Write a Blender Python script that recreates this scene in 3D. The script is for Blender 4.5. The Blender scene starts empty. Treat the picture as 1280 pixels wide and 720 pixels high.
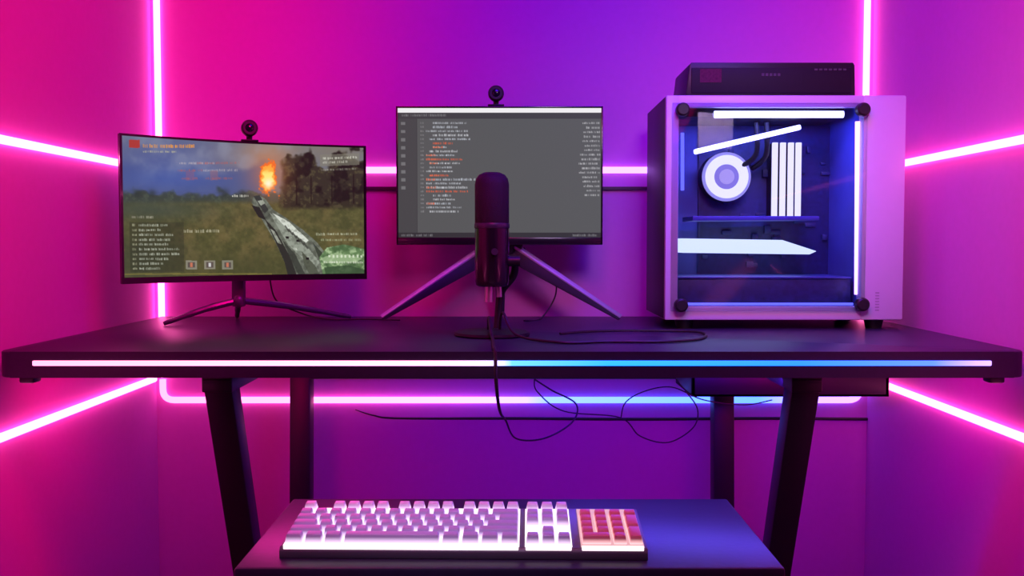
import bpy, bmesh, math, random
import numpy as np
from mathutils import Matrix, Vector
random.seed(7); rng = np.random.default_rng(7)
S = bpy.context.scene
COL = S.collection
S.view_settings.view_transform = 'Standard'
S.view_settings.look = 'None'
F = 1235.0; EYE = 0.9455; HOR = 302.0
PITCH = math.atan((360-HOR)/F)
DESK = 0.75; TAB = 0.545
YB = 2.62; XW = 0.948

def P(px, py, Y):
    u = (px-640)/F; v = (360-py)/F
    dy = math.cos(PITCH)+v*math.sin(PITCH); dz = -math.sin(PITCH)+v*math.cos(PITCH)
    t = Y/dy
    return Vector((u*t, Y, EYE+dz*t))
def PZ(px, py, z):
    u = (px-640)/F; v = (360-py)/F
    dy = math.cos(PITCH)+v*math.sin(PITCH); dz = -math.sin(PITCH)+v*math.cos(PITCH)
    t = (z-EYE)/dz
    return Vector((u*t, dy*t, z))

# ---------------------------------------------------------------- materials
def lin(c):
    c = np.asarray(c, dtype=float)
    return np.where(c <= 0.04045, c/12.92, ((c+0.055)/1.055)**2.4)
def mat(name, col, rough=0.5, metal=0.0, var=0.15, scale=40, bump=0.0, emit=None, es=0.0, coat=0.0, spec=.5):
    m = bpy.data.materials.new(name); m.use_nodes = True
    nt = m.node_tree; b = nt.nodes['Principled BSDF']
    tc = nt.nodes.new('ShaderNodeTexCoord'); nz = nt.nodes.new('ShaderNodeTexNoise')
    nz.inputs['Scale'].default_value = scale; nz.inputs['Detail'].default_value = 4
    nt.links.new(tc.outputs['Object'], nz.inputs['Vector'])
    mx = nt.nodes.new('ShaderNodeMix'); mx.data_type = 'RGBA'
    mx.inputs[6].default_value = (*[c*(1-var) for c in col], 1)
    mx.inputs[7].default_value = (*[min(1, c*(1+var)) for c in col], 1)
    nt.links.new(nz.outputs['Fac'], mx.inputs[0]); nt.links.new(mx.outputs[2], b.inputs['Base Color'])
    b.inputs['Roughness'].default_value = rough; b.inputs['Metallic'].default_value = metal
    b.inputs['Coat Weight'].default_value = coat; b.inputs['Specular IOR Level'].default_value = spec
    if bump:
        bp = nt.nodes.new('ShaderNodeBump'); bp.inputs['Strength'].default_value = bump; bp.inputs['Distance'].default_value = 0.002
        nt.links.new(nz.outputs['Fac'], bp.inputs['Height']); nt.links.new(bp.outputs['Normal'], b.inputs['Normal'])
    if emit:
        b.inputs['Emission Color'].default_value = (*emit, 1); b.inputs['Emission Strength'].default_value = es
    return m
M = {}
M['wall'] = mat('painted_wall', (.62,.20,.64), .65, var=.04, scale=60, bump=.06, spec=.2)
M['floor'] = mat('dark_floor', (.05,.04,.05), .5, scale=8)
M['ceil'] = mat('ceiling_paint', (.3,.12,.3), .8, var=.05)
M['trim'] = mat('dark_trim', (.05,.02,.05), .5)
M['desk'] = mat('black_laminate', (.016,.010,.038), .40, var=.3, scale=120, bump=.08)
M['blackm'] = mat('black_powder_coat', (.010,.008,.015), .45, scale=200, bump=.05)
M['plastic'] = mat('black_plastic', (.012,.011,.014), .42, scale=150, spec=.35)
M['gloss'] = mat('glossy_black', (.012,.009,.012), .20, scale=60, coat=.4)
M['matte'] = mat('matte_black', (.012,.010,.014), .6, scale=60, spec=.2)
M['grille'] = mat('dark_grille', (.02,.019,.022), .6, metal=.3, var=.7, scale=900, bump=.6)
M['silver'] = mat('silver_metal', (.55,.52,.58), .32, metal=.8, var=.06)
M['edge'] = mat('silver_highlight', (.50,.52,.60), .30, metal=.3, var=.06)  # silver tone imitates the highlight on the monitor legs
M['gun'] = mat('gunmetal', (.16,.16,.20), .38, metal=.5, var=.06)
M['legm'] = mat('grey_leg_metal', (.10,.115,.15), .26, metal=.5, var=.06)
M['darkgun'] = mat('dark_gunmetal', (.06,.06,.08), .38, metal=.5, var=.06)
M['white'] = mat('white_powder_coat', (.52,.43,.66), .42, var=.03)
M['caseside'] = mat('dark_mesh_side', (.03,.022,.045), .5, var=.5, scale=300)
M['caseint'] = mat('case_interior', (.05,.06,.32), .5, var=.2)
M['board'] = mat('circuit_board', (.016,.02,.11), .5, var=.8, scale=90)
M['cable'] = mat('black_rubber', (.012,.010,.012), .5)
M['kbody'] = mat('plum_keyboard_case', (.08,.055,.09), .45, var=.06)
M['lens'] = mat('camera_lens', (.01,.01,.02), .05, coat=1)
M['mark'] = mat('grey_marking', (.07,.06,.075), .6, spec=.2)
M['markv'] = mat('mauve_marking', (.30,.23,.38), .5)
M['redmark'] = mat('red_marking', (.085,.02,.045), .7, var=.5, scale=200, spec=.1)
def glow(name, col, s):
    return mat(name, (.03,.03,.03), .5, emit=col, es=s, spec=.1)
M['led'] = glow('pink_led', (1,.13,.42), 8.0)
M['plate'] = glow('key_backlight', (1,.84,.90), 1.5)
M['platep'] = glow('pad_backlight', (1,.50,.54), .8)
M['bar'] = glow('white_case_light', (.40,.42,1), 8)
M['barv'] = glow('lavender_case_light', (.60,.32,1), 5)
M['bardim'] = glow('blue_case_light', (.12,.14,1), 1.8)
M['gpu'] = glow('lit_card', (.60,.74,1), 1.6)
M['ring'] = glow('cooler_ring', (.72,.74,1), 1.6)
M['ringout'] = glow('cooler_rim', (.40,.38,1), .95)
M['ringin'] = glow('cooler_inner', (.30,.25,.85), .95)
M['hub'] = glow('cooler_hub', (.50,.42,.95), 1.0)
# translucent keycaps glow at the foot and turn solid towards the top
def key_mat(name, col, em, s, top=.0085):
    m = mat(name, col, .5, var=.05); nt = m.node_tree
    tc = nt.nodes.new('ShaderNodeTexCoord'); sp = nt.nodes.new('ShaderNodeSeparateXYZ'); mr = nt.nodes.new('ShaderNodeMapRange')
    nt.links.new(tc.outputs['Object'], sp.inputs[0]); nt.links.new(sp.outputs[2], mr.inputs[0])
    mr.inputs[1].default_value = .001; mr.inputs[2].default_value = top; mr.inputs[3].default_value = s; mr.inputs[4].default_value = .02
    b = nt.nodes['Principled BSDF']; b.inputs['Emission Color'].default_value = (*em,1); nt.links.new(mr.outputs[0], b.inputs['Emission Strength'])
    return m
M['key'] = key_mat('mauve_keycap', (.36,.28,.55), (.96,.72,.94), .95, .0075)
M['keyw'] = key_mat('pale_keycap', (.60,.52,.74), (.95,.80,.95), .9)
M['keyr'] = key_mat('rose_keycap', (.55,.07,.16), (1,.62,.62), 1.15, .0072)
# strips whose colour changes along their length
def run_mat(name, stops, s):
    m = mat(name, (.02,.02,.02), .5, spec=.1); nt = m.node_tree
    tc = nt.nodes.new('ShaderNodeTexCoord'); sp = nt.nodes.new('ShaderNodeSeparateXYZ'); cr = nt.nodes.new('ShaderNodeValToRGB')
    nt.links.new(tc.outputs['Generated'], sp.inputs[0]); nt.links.new(sp.outputs[0], cr.inputs[0])
    el = cr.color_ramp.elements
    el[0].position = stops[0][0]; el[0].color = (*stops[0][1],1); el[1].position = stops[-1][0]; el[1].color = (*stops[-1][1],1)
    for p, c in stops[1:-1]:
        e = el.new(p); e.color = (*c,1)
    nt.links.new(cr.outputs[0], nt.nodes['Principled BSDF'].inputs['Emission Color'])
    nt.nodes['Principled BSDF'].inputs['Emission Strength'].default_value = s
    return m
M['desk_led'] = run_mat('desk_edge_led', [(0,(1,.22,.46)),(.42,(1,.32,.66)),(.475,(.80,.50,1)),(.50,(.07,.28,1)),(.60,(.012,.19,1)),(.80,(.010,.12,1)),(.94,(.05,.12,1)),(1,(.4,.22,1))], 3.2)
M['led_up'] = run_mat('upper_back_led', [(0,(1,.14,.42)),(.25,(1,.16,.48)),(.45,(.55,.16,.80)),(.78,(.38,.15,.9)),(1,(1,.14,.5))], 4.6)
M['led_low'] = run_mat('lower_back_led', [(0,(1,.14,.42)),(.26,(1,.16,.55)),(.44,(.55,.17,.9)),(.55,(.10,.17,1)),(.85,(.05,.14,1)),(1,(.4,.14,.9))], 4.6)
# glass
m = bpy.data.materials.new('tinted_glass'); m.use_nodes = True; nt = m.node_tree
nt.nodes.remove(nt.nodes['Principled BSDF']); out = nt.nodes['Material Output']
tr = nt.nodes.new('ShaderNodeBsdfTransparent'); tr.inputs[0].default_value = (.86,.84,.96,1)
gl = nt.nodes.new('ShaderNodeBsdfGlossy'); gl.inputs['Roughness'].default_value = .03
fr = nt.nodes.new('ShaderNodeFresnel'); fr.inputs[0].default_value = 1.2
ms = nt.nodes.new('ShaderNodeMixShader')
nt.links.new(fr.outputs[0], ms.inputs[0]); nt.links.new(tr.outputs[0], ms.inputs[1]); nt.links.new(gl.outputs[0], ms.inputs[2]); nt.links.new(ms.outputs[0], out.inputs[0])
M['glass'] = m
# screens
def screen_mat(name, s):
    m = bpy.data.materials.new(name); m.use_nodes = True; nt = m.node_tree; b = nt.nodes['Principled BSDF']
    at = nt.nodes.new('ShaderNodeAttribute'); at.attribute_name = 'picture'
    b.inputs['Base Color'].default_value = (.005,.005,.005,1); b.inputs['Roughness'].default_value = .5; b.inputs['Specular IOR Level'].default_value = .15
    nt.links.new(at.outputs['Color'], b.inputs['Emission Color']); b.inputs['Emission Strength'].default_value = s
    return m
M['scr1'] = screen_mat('game_display', 1.0); M['scr2'] = screen_mat('editor_display', 1.0)

# ---------------------------------------------------------------- mesh helpers
WM = {}
class MB:
    def __init__(self, base=None): self.bm = bmesh.new(); self.base = base or Matrix()
    def merge(self, t, mx=Matrix()):
        mx = self.base @ mx
        vm = {v: self.bm.verts.new(mx @ v.co) for v in t.verts}
        for f in t.faces:
            try: self.bm.faces.new([vm[v] for v in f.verts])
            except ValueError: pass
        t.free(); return self
    def box(self, a, b, bev=0.0, seg=2, mx=Matrix()):
        t = bmesh.new(); bmesh.ops.create_cube(t, size=1)
        a = Vector(a); b = Vector(b)
        for v in t.verts:
            v.co = Vector([ (a[i]+b[i])/2 + v.co[i]*abs(b[i]-a[i]) for i in range(3)])
        if bev: bmesh.ops.bevel(t, geom=list(t.edges), offset=bev, segments=seg, profile=.5, affect='EDGES')
        return self.merge(t, mx)
    def beam(self, p, q, w0, h0, w1=None, h1=None, bev=0.0, up=(0,0,1)):
        """tapered bar from p to q; w across (sideways), h along up"""
        w1 = w1 or w0; h1 = h1 or h0
        p = Vector(p); q = Vector(q); d = (q-p).normalized()
        s = d.cross(Vector(up)).normalized(); n = s.cross(d).normalized()
        t = bmesh.new()
        r0 = [t.verts.new(p+s*x*w0/2+n*y*h0/2) for x, y in ((-1,-1),(1,-1),(1,1),(-1,1))]
        r1 = [t.verts.new(q+s*x*w1/2+n*y*h1/2) for x, y in ((-1,-1),(1,-1),(1,1),(-1,1))]
        t.faces.new(r0); t.faces.new(r1[::-1])
        for i in range(4): t.faces.new((r0[i], r1[i], r1[(i+1)%4], r0[(i+1)%4]))
        if bev: bmesh.ops.bevel(t, geom=list(t.edges), offset=bev, segments=2, profile=.5, affect='EDGES')
        return self.merge(t)
    def tube(self, pts, r, n=10, caps=True):
        pts = [Vector(p) for p in pts]; t = bmesh.new(); rings = []
        d0 = (pts[1]-pts[0]).normalized(); ref = Vector((0,0,1)) if abs(d0.z) < .9 else Vector((1,0,0))
        s = d0.cross(ref).normalized()
        for i, p in enumerate(pts):
            d = (pts[min(i+1, len(pts)-1)]-pts[max(i-1, 0)]).normalized()
            s = (s-d*s.dot(d)).normalized(); k = d.cross(s)
            rr = r[i] if isinstance(r, (list, tuple)) else r
            rings.append([t.verts.new(p+(s*math.cos(a)+k*math.sin(a))*rr) for a in [2*math.pi*j/n for j in range(n)]])
        for a, b in zip(rings, rings[1:]):
            for j in range(n): t.faces.new((a[j], a[(j+1)%n], b[(j+1)%n], b[j]))
        if caps: t.faces.new(rings[0][::-1]); t.faces.new(rings[-1])
        return self.merge(t)
    def lathe(self, prof, mx=Matrix(), n=40):
        t = bmesh.new(); rings = []
        for r, z in prof:
            if r < 1e-6: rings.append([t.verts.new((0,0,z))])
            else: rings.append([t.verts.new((r*math.cos(2*math.pi*j/n), r*math.sin(2*math.pi*j/n), z)) for j in range(n)])
        for a, b in zip(rings, rings[1:]):
            for j in range(n):
                if len(a) == 1: t.faces.new((a[0], b[(j+1)%n], b[j])) if len(b) > 1 else None
                elif len(b) == 1: t.faces.new((a[j], a[(j+1)%n], b[0]))
                else: t.faces.new((a[j], a[(j+1)%n], b[(j+1)%n], b[j]))
        return self.merge(t, mx)
    def prism(self, poly, vec, bev=0.0):
        t = bmesh.new(); vec = Vector(vec)
        a = [t.verts.new(Vector(p)) for p in poly]; b = [t.verts.new(Vector(p)+vec) for p in poly]
        t.faces.new(a[::-1]); t.faces.new(b); n = len(poly)
        for i in range(n): t.faces.new((a[i], a[(i+1)%n], b[(i+1)%n], b[i]))
        if bev: bmesh.ops.bevel(t, geom=list(t.edges), offset=bev, segments=2, profile=.5, affect='EDGES')
        return self.merge(t)
    def sphere(self, c, r, sc=(1,1,1)):
        t = bmesh.new(); bmesh.ops.create_uvsphere(t, u_segments=28, v_segments=16, radius=r)
        return self.merge(t, Matrix.Translation(c) @ Matrix.Diagonal((*sc, 1)))
    def build(self, name, material, parent=None, smooth=35):
        bm = self.bm
        loc = None
        if parent is not None: bm.transform(WM[parent].inverted())
        else:
            xs = [v.co for v in bm.verts]
            loc = Vector(((min(c.x for c in xs)+max(c.x for c in xs))/2, (min(c.y for c in xs)+max(c.y for c in xs))/2, min(c.z for c in xs)))
            bm.transform(Matrix.Translation(-loc))
        bmesh.ops.recalc_face_normals(bm, faces=bm.faces)
        me = bpy.data.meshes.new(name); bm.to_mesh(me); bm.free()
        me.polygons.foreach_set('use_smooth', [True]*len(me.polygons)); me.set_sharp_from_angle(angle=math.radians(smooth))
        me.materials.append(material)
        o = bpy.data.objects.new(name, me); COL.objects.link(o)
        if parent is not None: o.parent = parent; WM[o] = WM[parent]
        else: o.location = loc; WM[o] = Matrix.Translation(loc)
        return o
def tag(o, label, cat, group=None):
    o['label'] = label; o['category'] = cat
    if group: o['group'] = group
    return o
def thing(name, label, cat, loc, rz=0.0, group=None):
    o = bpy.data.objects.new(name, None); COL.objects.link(o); o.empty_display_size = .05
    o.location = loc; o.rotation_euler = (0,0,rz); WM[o] = Matrix.Translation(loc) @ Matrix.Rotation(rz, 4, 'Z')
    return tag(o, label, cat, group)
def struct(name, a, b, material):
    o = MB().box(a, b).build(name, material); o['kind'] = 'structure'; return o
def rounded(pts, r, k=6):
    pts = [Vector(p) for p in pts]; out = [pts[0]]
    for a, b, c in zip(pts, pts[1:], pts[2:]):
        d1 = (a-b).normalized(); d2 = (c-b).normalized(); p = b+d1*r; q = b+d2*r
        for i in range(k+1):
            t = i/k; out.append(p*(1-t)**2+b*2*t*(1-t)+q*t*t)
    out.append(pts[-1]); return out
def spline(pts, k=10):
    pts = [Vector(p) for p in pts]; ps = [pts[0]]+pts+[pts[-1]]; out = []
    for i in range(1, len(ps)-2):
        a, b, c, d = ps[i-1:i+3]
        for j in range(k):
            t = j/k
            out.append(.5*((2*b)+(c-a)*t+(2*a-5*b+4*c-d)*t*t+(3*b-a-3*c+d)*t**3))
    out.append(pts[-1]); return out
RX90 = Matrix.Rotation(math.radians(90), 4, 'X')     # local +Z -> world -Y (faces the camera)

# ---------------------------------------------------------------- room
struct('floor', (-1.2,-.8,-.03), (1.2,YB+.02,0), M['floor'])
struct('wall_back', (-XW-.02,YB,0), (XW+.02,YB+.03,2.3), M['wall'])
struct('wall_left', (-XW-.03,-.8,0), (-XW,YB,2.3), M['wall'])
struct('wall_right', (XW,-.8,0), (XW+.03,YB,2.3), M['wall'])
struct('ceiling', (-XW-.03,-.8,2.3), (XW+.03,YB+.03,2.33), M['ceil'])
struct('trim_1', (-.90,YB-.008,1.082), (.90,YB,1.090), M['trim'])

# ---------------------------------------------------------------- wall LED strips
R = .0085; xl = XW-R+.001; yl = YB-R+.001
G = 'light strips on the walls'
zu = 1.1336
def strip(pts, label, mk_='led', r=.03):
    o = MB().tube(rounded(pts, r) if len(pts) > 2 else pts, R, 12).build('light_strip', M[mk_]); return tag(o, label, 'light strip', G)
strip([(-xl,.9,zu),(-xl,yl-.02,zu)], 'glowing pink light strip high on the left wall, above the desk end')
strip([(-xl+.032,yl,zu),(xl-.032,yl,zu)], 'glowing light strip level along the back wall behind both monitors and the computer', 'led_up')
strip([(xl,.9,zu),(xl,yl-.02,zu)], 'glowing pink light strip high on the right wall, beside the computer case')
zl = P(640,500,yl).z
strip([(-xl+.012,yl,2.25),(-xl+.012,yl,zl+.06)], 'glowing pink vertical light strip in the left corner, behind the curved monitor')
strip([(-xl+.012,yl,zl+.055),(-xl+.012,yl,zl),(.925,yl,zl),(.925,yl,zl+.05)], 'glowing strip along the back wall under the desk, pink turning blue', 'led_low')
strip([(xl-.012,yl,2.25),(xl-.012,yl,.62)], 'glowing pink vertical light strip in the right corner, behind the computer case')
zs = .585
strip([(-xl,.9,zs),(-xl,yl-.03,zs)], 'glowing pink light strip low on the left wall, below the desk end')
strip([(xl,.9,zs),(xl,yl-.05,zs)], 'glowing pink light strip low on the right wall, below the desk end')

# ---------------------------------------------------------------- desk
DF = 1.75; DB = 2.58; DW = .918
desk = thing('desk', 'wide black desk with splayed metal legs and a glowing strip along its front edge', 'desk', (0,2.16,0))
def arc(cx, cy, r, a0, a1, k=8): return [(cx+r*math.cos(math.radians(a0+(a1-a0)*i/k)), cy+r*math.sin(math.radians(a0+(a1-a0)*i/k)), .703) for i in range(k+1)]
pl = arc(-DW+.025,DF+.025,.025,180,270)+arc(DW-.025,DF+.025,.025,270,360)+[(DW,DB,.703),(-DW,DB,.703)]
MB().prism(pl, (0,0,.047), .003).build('desktop', M['desk'], desk)
zc = P(640,454,DF).z
MB().box((-.853,DF-.003,zc-.0046), (.853,DF+.004,zc+.0046), .002).build('light_strip', M['desk_led'], desk)
for s in (-1, 1):
    x = s*.535
    MB().beam((x,1.80,.705), (x,2.09,.025), .052, .05, bev=.004, up=(0,1,0)).build('leg', M['blackm'], desk)
    MB().beam((x,2.51,.705), (x,2.47,.025), .052, .05, bev=.004, up=(0,1,0)).build('leg', M['blackm'], desk)
    MB().box((x-.028,1.78,.672), (x+.028,2.55,.703), .003).build('top_rail', M['blackm'], desk)
    MB().box((x-.028,1.98,0), (x+.028,2.56,.03), .004).build('foot_bar', M['blackm'], desk)
    MB().box((s*.875-.014,1.77,.690), (s*.875+.014,1.80,.705), .004).build('corner_bracket', M['blackm'], desk)
MB().box((-.51,2.47,.60), (.51,2.50,.66), .003).build('cross_rail', M['blackm'], desk)
tr_ = MB(); tr_.box((.41,2.24,.592), (.86,2.46,.598), .001); tr_.box((.41,2.24,.592), (.86,2.248,.655), .001); tr_.box((.41,2.452,.592), (.86,2.46,.703), .001)
tr_.box((.41,2.24,.592),(.418,2.46,.703),.001); tr_.box((.852,2.24,.592),(.86,2.46,.703),.001)
tr_.build('cable_tray', M['blackm'], desk)

# ---------------------------------------------------------------- screen painting
def noise(h, w, cells, octs=3):
    out = np.zeros((h, w)); amp = 1; tot = 0
    for o in range(octs):
        c = cells*2**o; g = rng.random((int(c*h/w)+3, c+3))
        y = np.linspace(0, g.shape[0]-1.001, h); x = np.linspace(0, g.shape[1]-1.001, w)
        yi = y.astype(int); xi = x.astype(int); fy = (y-yi)[:,None]; fx = (x-xi)[None,:]
        fy = fy*fy*(3-2*fy); fx = fx*fx*(3-2*fx)
        a = g[yi][:,xi]; b = g[yi][:,xi+1]; c2 = g[yi+1][:,xi]; d = g[yi+1][:,xi+1]
        out += amp*((a*(1-fx)+b*fx)*(1-fy)+(c2*(1-fx)+d*fx)*fy); tot += amp; amp *= .5
    return out/tot
class Canvas:
    def __init__(self, w, h, X, Y): self.w, self.h, self.X, self.Y = w, h, X, Y; self.a = np.zeros((h, w, 3))
    def mix(self, mask, col):
        mask = np.clip(mask, 0, 1)[..., None]; self.a = self.a*(1-mask)+np.array(col)/255.*mask
    def rect(self, x0, y0, x1, y1, col, al=1): self.mix(((self.X >= x0)&(self.X <= x1)&(self.Y >= y0)&(self.Y <= y1))*al, col)
    def inside(self, pts):
        ins = np.zeros(self.X.shape, bool); n = len(pts)
        for i in range(n):
            x0, y0 = pts[i]; x1, y1 = pts[(i+1)%n]
            if y0 == y1: continue
            c = ((y0 > self.Y) != (y1 > self.Y)) & (self.X < (x1-x0)*(self.Y-y0)/(y1-y0)+x0); ins ^= c
        return ins
    def poly(self, pts, col, al=1):
        ins = self.inside(pts); self.mix(ins*al, col); return ins
    def blob(self, x, y, sx, sy, col, al=1): self.mix(al*np.exp(-((self.X-x)/sx)**2-((self.Y-y)/sy)**2), col)
    def words(self, x0, x1, y, h, col, al=.9, wmin=3, wmax=12):
        x = x0
        while x < x1-1:
            w = min(random.uniform(wmin, wmax), x1-x); g = x
            while g < x+w:                                   # letter-sized strokes
                self.rect(g, y+random.uniform(0, h*.3), g+random.uniform(.7, 1.3), y+h, col, al*random.uniform(.6, 1)); g += 1.5
            x += w+2
def grid_screen(name, canvas, posf, material, parent):
    w, h = canvas.w, canvas.h
    u, v = np.meshgrid(np.linspace(0,1,w), np.linspace(0,1,h))
    co = posf(u, v).reshape(-1, 3)
    idx = np.arange(w*h).reshape(h, w)
    q = np.stack([idx[:-1,:-1], idx[1:,:-1], idx[1:,1:], idx[:-1,1:]], -1).reshape(-1, 4)
    me = bpy.data.meshes.new(name); nf = len(q)
    me.vertices.add(w*h); me.vertices.foreach_set('co', co.ravel().astype(np.float32))
    me.loops.add(nf*4); me.loops.foreach_set('vertex_index', q.ravel().astype(np.int32))
    me.polygons.add(nf); me.polygons.foreach_set('loop_start', np.arange(0, nf*4, 4, dtype=np.int32))
    me.update(calc_edges=True); me.validate()
    at = me.color_attributes.new('picture', 'FLOAT_COLOR', 'POINT')
    c = np.ones((w*h, 4), np.float32); c[:, :3] = lin(np.clip(canvas.a, 0, 1)).reshape(-1, 3)
    at.data.foreach_set('color', c.ravel())
    me.polygons.foreach_set('use_smooth', [True]*nf); me.materials.append(material)
    o = bpy.data.objects.new(name, me); COL.objects.link(o); o.parent = parent; WM[o] = WM[parent]; return o

# ---- curved monitor with the game
A = Vector((-.850,2.15)); B = Vector((-.360,2.44)); ctr = (A+B)/2; CH = (B-A).length; TH = math.atan2(B.y-A.y, B.x-A.x)
SAG = .042; ZB = .853; ZT = 1.180
mon1 = thing('curved_monitor', 'curved gaming monitor on thin splayed legs showing a shooting game', 'monitor', (ctr.x, ctr.y, DESK), TH)
L = WM[mon1]
def cx(u): return (u-.5)*CH
def cy(u): return SAG*(1-(2*u-1)**2)
def curved_slab(u0, u1, z0, z1, y0, y1, n=32):
    t = bmesh.new(); rows = []
    for i in range(n+1):
        u = u0+(u1-u0)*i/n
        rows.append([t.verts.new((cx(u), cy(u)+y, z)) for y, z in ((y0,z0),(y1,z0),(y1,z1),(y0,z1))])
    for a, b in zip(rows, rows[1:]):
        for j in range(4): t.faces.new((a[j], b[j], b[(j+1)%4], a[(j+1)%4]))
    t.faces.new(rows[0]); t.faces.new(rows[-1][::-1]); return t
z0 = ZB-DESK; z1 = ZT-DESK
MB(L).merge(curved_slab(0,1,z0,z1,.0,.018)).build('housing', M['plastic'], mon1)
bz = MB(L); bz.merge(curved_slab(0,1,z0,z0+.014,-.004,.001)); bz.merge(curved_slab(0,1,z1-.005,z1,-.004,.001))
bz.merge(curved_slab(0,.010,z0,z1,-.004,.001,4)); bz.merge(curved_slab(.990,1,z0,z1,-.004,.001,4)); bz.build('bezel', M['gloss'], mon1)
W1, H1 = 500, 280
u, v = np.meshgrid(np.linspace(0,1,W1), np.linspace(0,1,H1))
X = 155+305*u; Y = (171+20*u)+v*((347-6*u)-(171+20*u))
c = Canvas(W1, H1, X, Y); n1 = noise(H1,W1,10,4); n2 = noise(H1,W1,70,3); n3 = noise(H1,W1,6,3); n4 = noise(H1,W1,24,3)
def sm(x, a, b): 
    t = np.clip((x-a)/(b-a), 0, 1); return t*t*(3-2*t)
# smoky blue-grey sky
c.a[:] = np.array((112,114,122))/255
c.blob(210,208,110,46,(78,94,150),.95); c.blob(300,196,50,24,(120,118,134),.7); c.blob(338,192,40,22,(170,138,110),.7); c.blob(425,188,50,18,(126,118,104),.8)
c.mix(sm(n1,.45,.8)*(Y < 240)*.45, (146,152,172))
ridge = 212+8*np.sin(X/31)+20*(n1-.5)
c.mix(sm(Y,ridge-6,ridge+10)*sm(X,350,320)*.6, (62,80,138)); c.blob(215,224,60,14,(66,94,172),.5)
# haze at the horizon and a low, broken tree line
c.mix(sm(Y, 240+12*(n4-.5), 246+12*(n4-.5)), (72,80,74))
# meadow
c.mix(sm(Y+9*(n1-.5),247,257), (84,84,48))
fld = sm(Y,249,257)
c.mix(fld*sm(n1,.42,.75)*.75, (110,98,60)); c.mix(fld*sm(n4,.5,.75)*.4, (66,70,40)); c.mix(fld*sm(n2,.5,.8)*.35, (118,110,70)); c.mix(fld*sm(n2,.48,.2)*.3, (54,58,34))
c.blob(185,262,75,14,(62,78,70),.7); c.blob(170,325,60,40,(58,68,52),.65); c.blob(300,335,70,20,(66,70,42),.6)
# tree masses on the right
top = 200+16*(n3-.5)+30*(n4-.5)-8*np.exp(-((X-380)/16)**2)+8*np.exp(-((X-410)/8)**2)-6*np.exp(-((X-440)/14)**2)
tm = sm(Y,top-3,top+4)*sm(Y,266+6*(n4-.5),257+6*(n4-.5))*sm(X+14*(n4-.5),350,360)
c.mix(tm*.96, (50,46,34)); c.mix(tm*sm(n2,.50,.75)*.6, (92,86,58)); c.mix(tm*sm(n4,.52,.35)*.8, (24,22,18))
for x in (372,391,418,446): c.rect(x,222,x+2,257,(26,20,16),.6)
tl = sm(Y,236+20*(n4-.4),242+20*(n4-.4))*sm(Y,257,249)*sm(X,345,325); c.mix(tl*.65, (50,64,58)); c.mix(tl*sm(n2,.5,.8)*.5, (84,98,80))
for x, y, r in ((172,243,6),(190,242,5),(280,242,6),(302,244,5)): c.blob(x,y,r,r*.9,(38,52,48),.6)
# explosion: ragged flame
c.blob(337,220,26,28,(226,120,70),.55)
fl = np.exp(-((X-337-3*(n4-.5))/12)**2-((Y-223)/22)**2)+.55*(n4-.5)+.45*(n2-.5)
c.mix(sm(fl,.34,.46), (244,110,40)); c.mix(sm(fl,.50,.62), (255,168,60)); c.mix(sm(fl,.66,.85)*sm(Y,210,220), (255,230,120)); c.blob(337,231,6,6,(255,248,214),1)
# weapon: long grey receiver coming up diagonally from the lower right
def g(pts, k=.20): return [(x+(y-250)*k, y) for x, y in pts]
gun = [(314,254),(318,246),(326,245),(333,250),(340,263),(354,273),(372,287),(388,303),(400,322),(406,347),(342,347),(341,328),(334,302),(324,278)]
gm = c.poly(g(gun), (104,111,98)); c.mix(gm*sm(n2,.4,.8)*.5, (140,147,132)); c.mix(gm*sm(n4,.5,.3)*.5, (60,67,58))
c.poly(g([(334,266),(346,276),(370,302),(387,328),(378,337),(350,306)]), (148,156,142)); c.poly(g([(338,267),(357,278),(378,301),(374,304),(352,286)]), (212,218,206))
c.poly(g([(326,273),(338,289),(350,322),(354,347),(342,347),(341,328),(334,300)]), (44,48,42)); c.poly(g([(344,300),(357,318),(366,346),(357,347),(350,324)]), (62,69,60))
c.poly(g([(366,314),(380,332),(385,347),(372,347),(366,331)]), (84,91,76)); c.poly(g([(383,304),(394,318),(401,338),(395,340),(386,320)]), (60,69,56))
c.poly(g([(318,246),(326,245),(334,263),(328,268)]), (54,60,56)); c.poly(g([(313,257),(323,260),(328,276),(319,272)]), (36,40,36)); c.poly(g([(322,252),(329,251),(331,255),(325,258)]), (156,162,148))
c.poly(g([(331,286),(336,290),(342,306),(337,304)]), (152,158,144))
for x_, y_ in ((349,296),(362,300),(370,322)): c.poly(g([(x_,y_),(x_+4,y_),(x_+4,y_+3),(x_,y_+3)]), (26,28,26))
c.poly(g([(356,310),(360,310),(361,313),(357,313)]), (206,212,198))
for i in range(6): c.poly(g([(350+i*4,283+i*4.2),(352+i*4,282+i*4.2),(356+i*4,290+i*4.2),(354+i*4,291+i*4.2)]), (50,54,48), .7)
c.mix(gm*sm(n2,.55,.3)*.28, (40,46,36))
hand = c.inside([(402,322),(412,310),(434,306),(462,312),(462,349),(408,349)]); c.mix(hand*.92, (98,132,86)); c.mix(hand*sm(n2,.42,.7)*.9, (172,198,150)); c.mix(hand*sm(n4,.5,.3)*.6, (58,86,52))
c.poly([(404,323),(424,316),(458,323),(448,328),(408,329)], (168,192,148),.7); c.poly([(408,334),(440,331),(462,337),(462,343),(410,342)], (52,78,50),.8)
for i in range(9): c.rect(414+i*5.2, 319, 416.5+i*5.2, 322, (222,232,206), .8)
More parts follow.
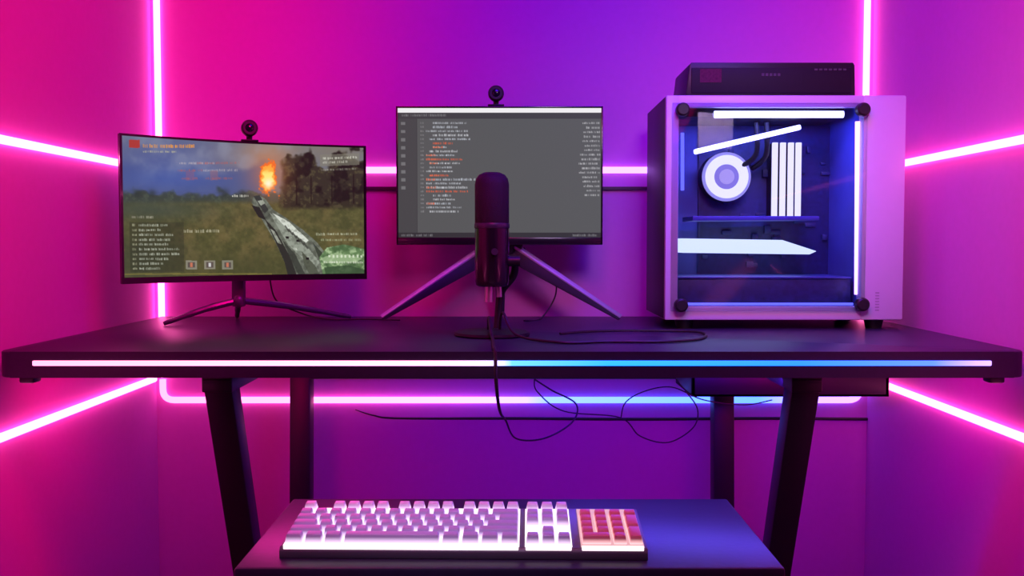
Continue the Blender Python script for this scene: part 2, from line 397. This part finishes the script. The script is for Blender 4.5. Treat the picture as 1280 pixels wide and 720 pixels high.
# overlay texts
c.rect(163,176,176,186,(178,54,44),.9); c.words(180,243,181,4.6,(244,158,58)); c.words(180,222,189,2.6,(214,206,150),.6)
for i, (x0_, x1_, yy) in enumerate(((224,268,203),(246,300,203),(222,252,212),(254,296,212),(226,250,222),(256,290,222))): c.words(x0_, x1_, yy, 3, (190,92,84) if i%3 else (206,190,190), .55)
c.rect(232,214,242,226,(150,92,120),.4); c.rect(262,214,272,226,(160,100,110),.4)
c.rect(404,197,455,211,(128,126,112),.65); c.words(408,452,200,3,(226,226,210),.7); c.words(408,440,205,3,(226,226,210),.6); c.words(405,452,214,2.6,(210,206,190),.45)
c.words(290,312,244,3,(228,226,214),.85)
c.rect(162,278,228,340,(40,46,36),.35)
for i in range(10):
    c.words(165,171,280+i*6,3.2,(190,190,160),.65); c.words(173,random.uniform(198,226),280+i*6,3.2,(206,212,196),.7)
c.words(228,272,287,4,(206,202,176),.65); c.words(165,190,270,3.2,(212,206,190),.5)
c.words(398,452,292,3,(222,230,204),.6); c.words(404,458,299,3,(198,214,178),.5); c.words(408,458,326,3,(232,236,220),.7)
for x in (237,260,283):
    c.rect(x-7,326,x+7,337,(176,172,166),.55); c.rect(x-4.5,328,x+4.5,335,(84,74,70),.85); c.rect(x-1.5,329,x+1.5,334,(204,120,90) if x != 260 else (214,214,214),.9)
c.rect(155,342,340,343.4,(150,138,66),.6)
def pos1(u, v):
    uu = .010+.98*u
    return np.stack([(uu-.5)*CH, SAG*(1-(2*uu-1)**2)-.002, (z1-.005)-(z1-.005-z0-.014)*v], -1)
grid_screen('screen', c, pos1, M['scr1'], mon1)
hub = Vector((-.655,2.365,.805))
MB().beam((hub.x,hub.y,.79), (hub.x,hub.y,.93), .030, .022, bev=.004, up=(0,1,0)).build('stand_column', M['gun'], mon1)
MB(L).box((-.05,.056,.15), (.05,.085,.25), .006).build('mount_plate', M['plastic'], mon1)
for q in ((-.812,2.295,.7545), (-.410,2.505,.7545), (-.700,2.510,.7545)):
    MB().tube(spline([hub, hub*.55+Vector(q)*.45+Vector((0,0,.004)), q], 6), [.0085]*6+[.0075]*3+[.006]*3+[.0045], 10).build('leg', M['legm'], mon1)
MB().sphere(hub, .016, (1,1,1.1)).build('leg_hub', M['gun'], mon1)

# ---- flat monitor with the editor
a = P(495,133,2.45); b = P(753,306,2.45); xm = (a.x+b.x)/2
mon2 = thing('monitor', 'flat monitor on wide angled legs showing a grey text editor, behind the microphone', 'monitor', (xm,2.47,DESK))
MB().box((a.x,2.45,b.z), (b.x,2.475,a.z), .003).build('housing', M['plastic'], mon2)
bz = MB(); bw = .0045
bz.box((a.x,2.446,b.z),(b.x,2.451,b.z+.018),.001); bz.box((a.x,2.446,a.z-bw),(b.x,2.451,a.z),.001); bz.box((a.x,2.446,b.z),(a.x+bw,2.451,a.z),.001); bz.box((b.x-bw,2.446,b.z),(b.x,2.451,a.z),.001)
bz.build('bezel', M['gloss'], mon2)
W2, H2 = 430, 276
u, v = np.meshgrid(np.linspace(0,1,W2), np.linspace(0,1,H2)); X = 498+252*u; Y = 136+161*v
c = Canvas(W2, H2, X, Y); c.a[:] = np.array((86,88,88))/255
c.rect(498,136,752,141.5,(240,238,240)); c.rect(498,141.5,752,149,(64,64,66)); c.words(503,560,143,3.4,(150,150,152),.6)
c.rect(498,149,521,297,(70,71,72)); c.rect(521,149,522,297,(54,54,56))
for i in range(9): c.rect(502,153+i*10,507,157+i*10,(132,132,134),.7)
cols = [(206,208,214),(186,190,198),(224,110,76),(190,196,206)]
for i in range(23):
    yy = 153+i*5.0; ind = random.choice((0,0,4,8)); cc = random.choice((cols[0],cols[1],cols[3]))
    if 5 <= i <= 17 and i%4 == 1: cc = (224,98,66)
    c.words(526,530,yy,2.4,(150,150,152),.6)
    c.words(533+ind, random.uniform(560,594), yy, 2.6, cc, .85)
    if random.random() < .22 and i > 3: c.words(533+ind, 533+ind+12, yy, 2.6, cols[2], .9)
for i in range(17):
    yy = 153+i*5.6; c.words(random.uniform(722,732), 748, yy, 2.6, (196,196,200), .75)
c.rect(498,291,752,297,(50,50,52)); c.words(502,540,292.5,3,(160,160,164),.6); c.words(715,748,292.5,3,(170,170,174),.6)
def pos2(u, v):
    x0, x1 = a.x+bw, b.x-bw; zt, zb = a.z-bw, b.z+.018
    return np.stack([x0+(x1-x0)*u-xm, np.full(u.shape, 2.448-2.47), zt-(zt-zb)*v-DESK], -1)
grid_screen('screen', c, pos2, M['scr2'], mon2)
hx = -.030
MB().box((hx-.035,2.475,.915), (hx+.035,2.53,1.05), .006).build('stand_column', M['plastic'], mon2)
MB().prism([(hx-.06,2.485,.945),(hx-.045,2.485,.895),(hx,2.485,.878),(hx+.045,2.485,.895),(hx+.06,2.485,.945)], (0,.04,0), .003).build('leg_hub', M['darkgun'], mon2)
for sx, fx in ((-1,-.322), (1,.268)):
    p0 = Vector((hx+sx*.03,2.50,.918)); p1 = Vector((fx,2.44,.7565))
    lg = MB().beam(p0, p1, .022, .044, .016, .011, bev=.003, up=(0,-.35,1)).build('leg', M['legm'], mon2)
    d = (p1-p0).normalized(); n = d.cross(Vector((0,-.35,1))).cross(d).normalized(); n = n if n.z > 0 else -n
    MB().beam(p0+n*.0205, p1+n*.0045, .0225, .005, .0165, .003, bev=.001, up=(0,-.35,1)).build('edge_highlight', M['edge'], lg)  # thin silver strip stands in for the highlight along the leg edge
MB().beam((hx,2.51,.90), (hx,2.565,.7565), .03, .03, .02, .012, bev=.002, up=(0,1,0)).build('leg', M['darkgun'], mon2)

# ---------------------------------------------------------------- webcams
def webcam(x, y, ztop, rz, label):
    o = thing('webcam', label, 'webcam', (x,y,ztop), rz, 'webcams on the monitors'); m_ = WM[o]
    MB(m_).box((-.020,-.010,.0002), (.020,.034,.005), .0015).box((-.014,.030,-.035),(.014,.036,.004),.0015).build('clip', M['plastic'], o)
    MB(m_).tube([(0,.008,.003),(0,.008,.016)], .007, 14).build('stem', M['plastic'], o)
    T = Matrix.Translation((0,0,.032)) @ RX90
    MB(m_).lathe([(0,-.020),(.012,-.020),(.017,-.015),(.0195,-.006),(.0195,.006),(.017,.010),(0,.010)], T, 32).build('body', M['plastic'], o)
    MB(m_).lathe([(.010,.009),(.0155,.009),(.0155,.013),(.010,.013),(.010,.009)], T, 32).build('lens_ring', M['darkgun'], o)
    MB(m_).lathe([(.0102,.0095),(.008,.0125),(.004,.0138),(0,.014)], T, 32).build('lens', M['lens'], o)
    return o
wp = L @ Vector((.012,SAG+.004,z1))
webcam(wp.x, wp.y, ZT, TH*.6, 'small round black webcam on top of the curved monitor showing the game')
webcam(P(620,121,2.45).x, 2.455, a.z, 0, 'small round black webcam on top of the flat monitor showing text')

# ---------------------------------------------------------------- microphone
mx_, my = P(615,300,2.05).x, 2.05
mic = thing('microphone', 'black cylindrical studio microphone on a round desk base', 'microphone', (mx_,my,DESK))
T = Matrix.Translation((mx_,my,0)); zt = P(615,215,2.05).z; zmid = P(615,282,2.05).z; zb = P(615,358,2.05).z
MB().lathe([(0,zt),(.016,zt-.001),(.027,zt-.006),(.033,zt-.014),(.0355,zt-.026),(.0355,zmid+.004),(.034,zmid)], T).build('grille', M['grille'], mic)
MB().lathe([(.0358,zmid+.005),(.0366,zmid+.003),(.0366,zmid-.004),(.0358,zmid-.006)], T).build('band', M['darkgun'], mic)
MB().lathe([(.0355,zmid),(.0355,zb+.012),(.033,zb+.003),(.028,zb),(0,zb)], T).build('body', M['gloss'], mic)
MB().tube([(mx_+.006,my-.033,.925),(mx_+.006,my-.040,.925)], .007, 20).build('knob', M['darkgun'], mic)
MB().tube(rounded([(mx_+.010,my+.030,.757),(mx_+.016,my+.040,.84),(mx_+.048,my+.026,.875),(mx_+.048,my+.002,.91)], .02), .008, 12).build('stand_arm', M['plastic'], mic)
MB().tube([(mx_+.030,my,.905),(mx_+.058,my,.905)], .011, 18).build('stand_screw', M['plastic'], mic)
MB().lathe([(0,.75),(.077,.75),(.079,.753),(.078,.758),(.070,.761),(.020,.764),(0,.764)], T).build('base', M['plastic'], mic)
MB().tube([(mx_-.006,my-.008,zb+.001),(mx_-.007,my-.010,zb-.032)], .009, 14).build('plug', M['silver'], mic)
MB().tube([(mx_+.014,my-.004,zb+.001),(mx_+.015,my-.005,zb-.022)], .006, 14).build('plug', M['silver'], mic)

# ---------------------------------------------------------------- computer case
D0 = 2.2; D1 = 2.5
tl = P(833,119,D0); br = P(1128,400,D0); x0, x1, zt, zb = tl.x, br.x, tl.z, br.z
pc = thing('desktop_computer', 'large white computer case with glass side and lit parts inside', 'computer', ((x0+x1)/2,2.35,DESK))
gx0 = P(850,0,D0).x; gx1 = P(1081,0,D0).x; gz1 = P(0,134,D0).z; gz0 = P(0,383,D0).z
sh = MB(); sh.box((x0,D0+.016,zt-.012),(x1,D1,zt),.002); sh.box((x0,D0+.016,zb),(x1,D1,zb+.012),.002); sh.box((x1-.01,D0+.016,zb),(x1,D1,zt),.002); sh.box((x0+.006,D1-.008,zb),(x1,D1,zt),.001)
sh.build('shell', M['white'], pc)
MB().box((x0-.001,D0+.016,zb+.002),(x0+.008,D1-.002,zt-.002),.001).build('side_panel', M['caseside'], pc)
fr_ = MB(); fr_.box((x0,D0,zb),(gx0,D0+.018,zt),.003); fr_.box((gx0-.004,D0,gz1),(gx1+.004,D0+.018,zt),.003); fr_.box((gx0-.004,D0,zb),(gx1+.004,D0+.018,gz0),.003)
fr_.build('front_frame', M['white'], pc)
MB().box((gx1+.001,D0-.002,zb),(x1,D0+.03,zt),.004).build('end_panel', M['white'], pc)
mk = MB()
for k in range(7): zz = P(0,366+k*3.6,D0).z; mk.box((P(1100,0,D0).x,D0-.0026,zz-.0014),(P(1105,0,D0).x,D0-.0016,zz+.0014))
mk.build('marking', M['markv'], pc)
MB().box((P(841,0,D0).x,D0-.006,P(0,389,D0).z),(P(1086,0,D0).x,D0-.001,P(0,129,D0).z),.0015).build('glass_panel', M['glass'], pc)
for px, py in ((852,138),(1076,138),(850,381),(1075,380)):
    q = P(px,py,D0)
    MB().lathe([(0,.020),(.011,.020),(.0145,.017),(.0155,.008),(.0145,.004),(.0145,0)], Matrix.Translation((q.x,D0-.004,q.z)) @ RX90, 28).build('corner_knob', M['plastic'], pc)
for xx in (x0+.05, x1-.05):
    for yy in (D0+.04, D1-.05): MB().lathe([(0,DESK),(.018,DESK),(.022,zb+.001),(0,zb+.001)], Matrix.Translation((xx,yy,0)), 24).build('foot', M['plastic'], pc)
MB().box((x0+.01,D1-.055,zb+.012),(gx1+.01,D1-.05,zt-.012)).build('back_plate', M['caseint'], pc)
MB().box((gx1+.004,D0+.03,zb+.012),(gx1+.010,D1-.05,zt-.012)).build('divider', M['caseint'], pc)
YM = D1-.062
q0 = P(872,345,YM); q1 = P(1046,158,YM)
bd = MB(); bd.box((q0.x,YM,q0.z),(q1.x,YM+.006,q1.z),.001)
for i in range(40):
    xx = random.uniform(q0.x+.01,q1.x-.03); zz = random.uniform(q0.z+.01,q1.z-.03); bd.box((xx,YM-random.uniform(.004,.014),zz),(xx+random.uniform(.006,.026),YM+.002,zz+random.uniform(.005,.02)),.0008)
bd.build('circuit_board', M['board'], pc)
# cooler
q = P(908,221,2.39)
T = Matrix.Translation((q.x,2.39,q.z)) @ RX90
cl = MB().lathe([(0,-.045),(.060,-.045),(.060,.0),(.0,.0)], T).build('cooler', M['plastic'], pc)
MB().lathe([(.030,.0),(.030,.004),(.034,.008),(.050,.008),(.052,.006),(.052,.0)], T).build('ring_light', M['ring'], cl)
MB().lathe([(.052,.0005),(.052,.0045),(.056,.004),(.059,.001),(.0595,-.004)], T).build('rim', M['ringout'], cl)
MB().lathe([(.031,.001),(.018,.0035)], T).build('inner_ring', M['ringin'], cl)
MB().lathe([(.018,.002),(.018,.006),(.015,.009),(0,.009)], T).build('hub', M['hub'], cl)
for s in (-1, 1):
    MB().tube(spline([(q.x+s*.02+.045,2.40,q.z+.02),(q.x+.075+s*.012,2.36,q.z+.05),(q.x+.07+s*.012,2.34,q.z+.125)], 8), .006, 10).build('hose', M['cable'], pc)
for px in (969.5,979.5,989.5,999):
    q = P(px,178,2.37); r_ = P(px,271,2.37)
    st = MB().box((q.x-.0035,2.379,r_.z),(q.x+.0035,2.436,q.z),.001).build('memory_stick', M['plastic'], pc)
    MB().box((q.x-.0064,2.37,r_.z),(q.x+.0064,2.380,q.z),.0014).build('light_bar', M['ring'], st)
gp = [P(853,298,2.27),P(978,300,2.27),P(1021,314,2.27),P(1012,318,2.27),P(853,316,2.27)]
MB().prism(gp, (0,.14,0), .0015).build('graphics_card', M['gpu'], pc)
MB().prism([P(866,270,2.28),P(1024,270,2.28),P(1024,275,2.28),P(866,276,2.28)], (0,.14,0), .001).build('expansion_card', M['caseint'], pc)
MB().box((gx0+.001,D0+.05,P(0,346,D0+.05).z-.004),(gx1-.002,D1-.06,P(0,346,D0+.05).z),.001).build('shroud_top', M['caseint'], pc)
MB().box((gx0+.001,D0+.055,zb+.013),(gx1-.002,D0+.06,P(0,346,D0+.05).z-.003),.001).build('power_shroud', M['board'], pc)
def lightbar(p, q, r, m_): MB().tube([p, q], r, 12).build('light_bar', m_, pc)
lightbar(P(893,143,2.225), P(1054,143,2.225), .0075, M['bar'])
MB().beam(P(868,190,2.30), P(1000,159,2.30), .02, .011, bev=.003, up=(0,0,1)).build('light_bar', M['bar'], pc)
lightbar(P(1072,152,2.225), P(1071,368,2.225), .0055, M['barv'])
lightbar(P(853,166,2.23), P(853,238,2.23), .004, M['bardim'])
lightbar(P(858,380,2.235), P(1066,380,2.235), .003, M['bardim'])
MB().box((x0+.03,D0+.06,zt-.040),(gx1-.02,D1-.065,zt-.014),.002).build('radiator', M['plastic'], pc)

# recorder on the case
rx0 = P(858,0,2.24).x; rx1 = P(1071,0,2.24).x; rz1 = P(0,78,2.24).z
rec = thing('set_top_box', 'flat black electronics box lying on top of the white computer case', 'electronics box', ((rx0+rx1)/2,2.34,zt))
pts = [(rx0,zt+.004),(rx0+.003,zt+.002),(rx1-.003,zt+.002),(rx1,zt+.004),(rx1-.002,rz1-.006),(rx1-.006,rz1),(rx0+.012,rz1),(rx0+.008,rz1-.006)]
MB().prism([(p[0],2.24,p[1]) for p in pts], (0,.19,0), .002).build('body', M['plastic'], rec)
MB().box((rx0+.012,2.2365,zt+.010),(rx1-.010,2.241,rz1-.012),.002).build('front_panel', M['matte'], rec)
for xx in (rx0+.03, rx1-.03):
    for yy in (2.26,2.41): MB().lathe([(0,zt),(.010,zt),(.010,zt+.004),(0,zt+.004)], Matrix.Translation((xx,yy,0)), 20).build('foot', M['plastic'], rec)
p = P(875,103,2.2365); q = P(902,86,2.2365); MB().box((p.x,2.2357,p.z),(q.x,2.2368,q.z)).build('emblem', M['redmark'], rec)
for x_ in (952,957,962,967,972):
    p = P(x_,95,2.2365); MB().box((p.x,2.2357,p.z),(p.x+.006,2.2368,p.z+.006)).build('letter', M['mark'], rec)
for x_ in range(1018,1058,6):
    p = P(x_,88,2.2365); MB().box((p.x,2.2357,p.z),(p.x+.007,2.2368,p.z+.004)).build('letter', M['mark'], rec)

# ---------------------------------------------------------------- low table and keyboard
tab = thing('low_table', 'small low black table in front of the desk, holding the keyboard', 'table', (0,1.36,0))
MB().box((-.342,1.195,TAB-.03),(.336,1.525,TAB),.004).build('tabletop', M['desk'], tab)
for xx in (-.31,.304):
    for yy in (1.225,1.495): MB().beam((xx,yy,0),(xx,yy,TAB-.029),.035,.035,bev=.003,up=(0,1,0)).build('leg', M['blackm'], tab)
MB().box((-.30,1.485,TAB-.08),(.295,1.505,TAB-.029),.002).build('apron', M['blackm'], tab)
U = .0200
kx = P(579,698,1.235).x; ky = 1.228
kb = thing('keyboard', 'full size backlit keyboard with mauve and rose keycaps on the low black table', 'keyboard', (kx,ky,TAB), math.radians(-1.0))
K = WM[kb]; TW = 22.9*U; hw = TW/2+.004; dp = 6.4*U+.012
def slope(y): return .014+(y/dp)*.014
MB(K).prism([(-hw,0,.0),(-hw,dp,.0),(-hw,dp,slope(dp)),(-hw,.004,slope(.004)),(-hw,0,.010)], (2*hw,0,0), .0015).build('case', M['kbody'], kb)
gx = -TW/2; tilt = math.atan(.014/dp)
blocks = [('main', gx, gx+15*U, 'plate'), ('nav', gx+15.35*U, gx+18.35*U, 'plate'), ('pad', gx+18.9*U, gx+22.9*U, 'platep')]
for n_, xa, xb, pm in blocks:
    MB(K).prism([(xa,.006,slope(.006)-.001),(xa,dp-.006,slope(dp-.006)-.001),(xa,dp-.006,slope(dp-.006)+.0012),(xa,.006,slope(.006)+.0012)], (xb-xa,0,0)).build('backlight_plate', M[pm], kb)
    MB(K).box((xa+.001,.0015,.0085),(xb-.001,.0055,slope(.004)+.003),.0008).build('light_bar', M['plate'], kb)
cache = {}
def keymesh(w, d, mk_):
    k_ = (round(w,3), round(d,3), mk_)
    if k_ not in cache:
        t = bmesh.new(); bw_, bd_ = w*U-.0030, d*U-.0032; tw, td = bw_-.0042, bd_-.0050; h = .0108
        lo = [t.verts.new((x*bw_/2,y*bd_/2,0)) for x, y in ((-1,-1),(1,-1),(1,1),(-1,1))]
        hi = [t.verts.new((x*tw/2,y*td/2+.0008,h)) for x, y in ((-1,-1),(1,-1),(1,1),(-1,1))]
        t.faces.new(lo[::-1]); t.faces.new(hi)
        for i in range(4): t.faces.new((lo[i], lo[(i+1)%4], hi[(i+1)%4], hi[i]))
        bmesh.ops.bevel(t, geom=list(t.edges), offset=.0011, segments=2, profile=.5, affect='EDGES')
        me = bpy.data.meshes.new('key'); t.to_mesh(me); t.free(); me.materials.append(M[mk_])
        me.polygons.foreach_set('use_smooth', [True]*len(me.polygons)); me.set_sharp_from_angle(angle=math.radians(40)); cache[k_] = me
    return cache[k_]
def key(x, row, w=1, d=1, mk_='key'):
    o = bpy.data.objects.new('key', keymesh(w, d, mk_)); COL.objects.link(o); o.parent = kb
    yy = .006+(row+.5*d)*U
    o.location = (x+w*U/2, yy, slope(yy)+.003); o.rotation_euler = (tilt,0,0)
def row(x, r, ws, mk_):
    for w in ws:
        if w < 0: x += -w*U; continue
        key(x, r, w, 1, mk_); x += w*U
row(gx, 0, [1.25,1.25,1.25,6.25,1.25,1.25,1.25,1.25], 'key')
row(gx, 1, [2.25]+[1]*10+[2.75], 'key'); row(gx, 2, [1.75]+[1]*11+[2.25], 'key'); row(gx, 3, [1.5]+[1]*12+[1.5], 'key'); row(gx, 4, [1]*13+[2], 'key')
row(gx, 5.35, [1,-1,1,1,1,1,-.5,1,1,1,1,-.5,1,1,1,1], 'keyw')
nx = blocks[1][1]
row(nx, 0, [1,1,1], 'key'); row(nx, 1, [-1,1], 'key'); row(nx, 3, [1,1,1], 'key'); row(nx, 4, [1,1,1], 'key'); row(nx, 5.35, [1,1,1], 'keyw')
px_ = blocks[2][1]
row(px_, 0, [2,1], 'keyr'); row(px_, 1, [1,1,1], 'keyr'); row(px_, 2, [1,1,1], 'keyr'); row(px_, 3, [1,1,1], 'keyr'); row(px_, 4, [1,1,1,1], 'keyr')
key(px_+3*U, 0, 1, 2, 'keyr'); key(px_+3*U, 2, 1, 2, 'keyr')

# ---------------------------------------------------------------- cables
def cable(pts, r, label, name='cable', k=10): return tag(MB().tube(spline(pts, k), r, 8).build(name, M['cable']), label, 'cable')
e = .0035
mcp = [(mx_-.007,my-.010,zb-.0325),(mx_-.006,my-.03,.79),(mx_+.000,my-.09,DESK+.012),(mx_+.004,1.93,DESK+e),(mx_+.008,1.80,DESK+e),(mx_+.011,1.750,DESK+e),(mx_+.012,1.741,.742),(mx_+.013,1.740,.705),(mx_+.016,1.77,.66),(mx_+.02,1.86,.62),P(632,525,1.95),P(645,548,1.97),P(680,548,2.0),P(715,528,2.02),P(720,505,2.04),P(690,488,2.06),P(668,474,2.08)]
cable(mcp, [.0034-.0016*min(1, max(0, (i-75)/30)) for i in range((len(mcp)-1)*10+1)], 'black microphone cable running over the front edge of the desk and looping below it')
cable([(mx_+.015,my-.005,zb-.0225),(mx_+.022,my-.03,.80),(mx_+.05,my-.085,DESK+.010)]+[PZ(px,py,DESK+e) for px,py in ((700,428),(760,427),(830,427),(872,424),(882,418),(862,414),(800,413),(740,414),(700,417))], .0028,
      'black cable lying in a long loop on the desk between microphone and computer')
cable([P(668,474,2.10),P(672,490,2.10),P(705,514,2.12),P(775,522,2.13),P(800,545,2.14),P(835,553,2.14),P(866,535,2.14),P(872,512,2.14),P(858,490,2.14),P(845,474,2.14)], .0015, 'thin black cable hanging in a deep loop under the desk beside the right leg')
cable([P(776,524,2.2),P(782,503,2.2),P(806,489,2.2),P(840,484,2.2),P(880,500,2.2),P(930,506,2.2),P(965,500,2.22)], .0014, 'thin black cable arching from the hanging loop towards the cable tray')
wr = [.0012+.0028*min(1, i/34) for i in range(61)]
cable([P(444,512,2.604),P(466,519,2.610),P(500,523,2.615),P(640,523,2.616),P(800,524,2.616),P(960,523,2.616),P(1097,524,2.616)], wr, 'thin dark tube imitating a shadow line along the back wall below the glowing strip')  # tube stands in for a level shadow line on the wall
cable([(.03,2.54,.93),P(672,331,2.53),P(692,345,2.52),P(694,370,2.52),PZ(676,398,DESK+e),PZ(655,401,DESK+e)], .0020, 'thin black cable curling down behind the flat monitor')
cable([(-.60,2.44,.87),P(345,375,2.47),P(378,392,2.50),PZ(410,399,DESK+e),PZ(450,399,DESK+e),PZ(500,400,DESK+e)], .0020, 'thin black cable trailing from the curved monitor along the rear of the desk')

# ---------------------------------------------------------------- added fill lights, out of view
def area(name, loc, target, col, power, sx, sy=None, spread=180):
    l = bpy.data.lights.new(name, 'AREA'); l.color = col; l.energy = power; l.size = sx; l.spread = math.radians(spread)
    if sy: l.shape = 'RECTANGLE'; l.size_y = sy
    o = bpy.data.objects.new(name, l); COL.objects.link(o); o.location = loc
    o.rotation_euler = (Vector(target)-Vector(loc)).to_track_quat('-Z', 'Y').to_euler(); return o
PK = (1,.0,.20); PU = (.085,.006,1)
area('pink_fill_left', (-.10,1.10,1.75), (-.948,1.70,.80), PK, 7, .4, spread=105)  # added fill that washes the left wall pink
area('pink_fill_right', (.10,1.10,1.75), (.948,1.70,.80), (1,0,.28), 5, .4, spread=105)  # same added wash for the right wall
area('pink_fill_back_left', (-.66,1.75,2.15), (-.76,2.62,1.15), PK, 2.8, .4, spread=90)  # unseen fill, keeps the left of the back wall pink
area('pink_fill_back_right', (.82,1.85,2.15), (.87,2.62,1.3), (1,0,.36), .6, .3, spread=90)  # unseen fill, magenta on the right of the back wall
area('violet_fill', (.28,1.70,2.15), (.32,2.62,1.05), PU, 8.0, .8, spread=110)  # added violet wash over the middle of the back wall
area('under_desk_violet_fill', (.22,1.86,.695), (.26,2.62,.30), (.12,.008,1), 4.0, .8, .03)  # fill hidden under the desktop, violet on the lower wall
area('under_desk_pink_fill_left', (-.62,1.95,.695), (-.90,2.5,.30), PK, 2.6, .3, .05)  # hidden fill, adds pink to the lower left wall
area('under_desk_pink_fill_right', (.62,1.95,.695), (.90,2.5,.30), (1,0,.38), 1.7, .3, .05)  # hidden fill, adds pink to the lower right wall
area('case_fill', (.45,.9,1.7), (.6,2.2,1.0), (.80,.55,1), 1.3, .3, spread=60)  # added fill from the front for the case, no fixture there
area('case_inside_fill', (.60,2.236,P(0,143,2.225).z), (.60,2.40,1.00), (.14,.17,1), 1.6, .24, .008)  # fill hidden behind the top light bar, adds blue inside
area('desk_fill', (.50,1.70,1.85), (.35,2.05,.75), (.08,.04,1), 2.4, .3, spread=70)  # unseen fill from above that tints the desktop blue
area('keyboard_fill', (-.1,.85,1.35), (-.08,1.3,.56), (.72,.62,1), .5, .2, spread=60)  # added fill above the keyboard, no fixture there
area('blue_table_fill', (.30,1.66,.695), (.20,1.34,.545), (.10,.06,1), 1.3, .5, .03)  # fill hidden under the desk edge, adds blue to the table
area('pink_table_fill', (-.36,1.66,.695), (-.30,1.34,.545), (1,.02,.4), .7, .3, .03)  # fill hidden under the desk edge, adds pink to the table
w = bpy.data.worlds.new('World'); S.world = w; w.use_nodes = True
w.node_tree.nodes['Background'].inputs[0].default_value = (.02,.003,.025,1); w.node_tree.nodes['Background'].inputs[1].default_value = .5

# ---------------------------------------------------------------- camera
cam = bpy.data.cameras.new('Camera'); cam.sensor_width = 36; cam.lens = F/1280*36
co = bpy.data.objects.new('Camera', cam); COL.objects.link(co); co.location = (0,0,EYE); co.rotation_euler = (math.pi/2-PITCH,0,0)
S.camera = co
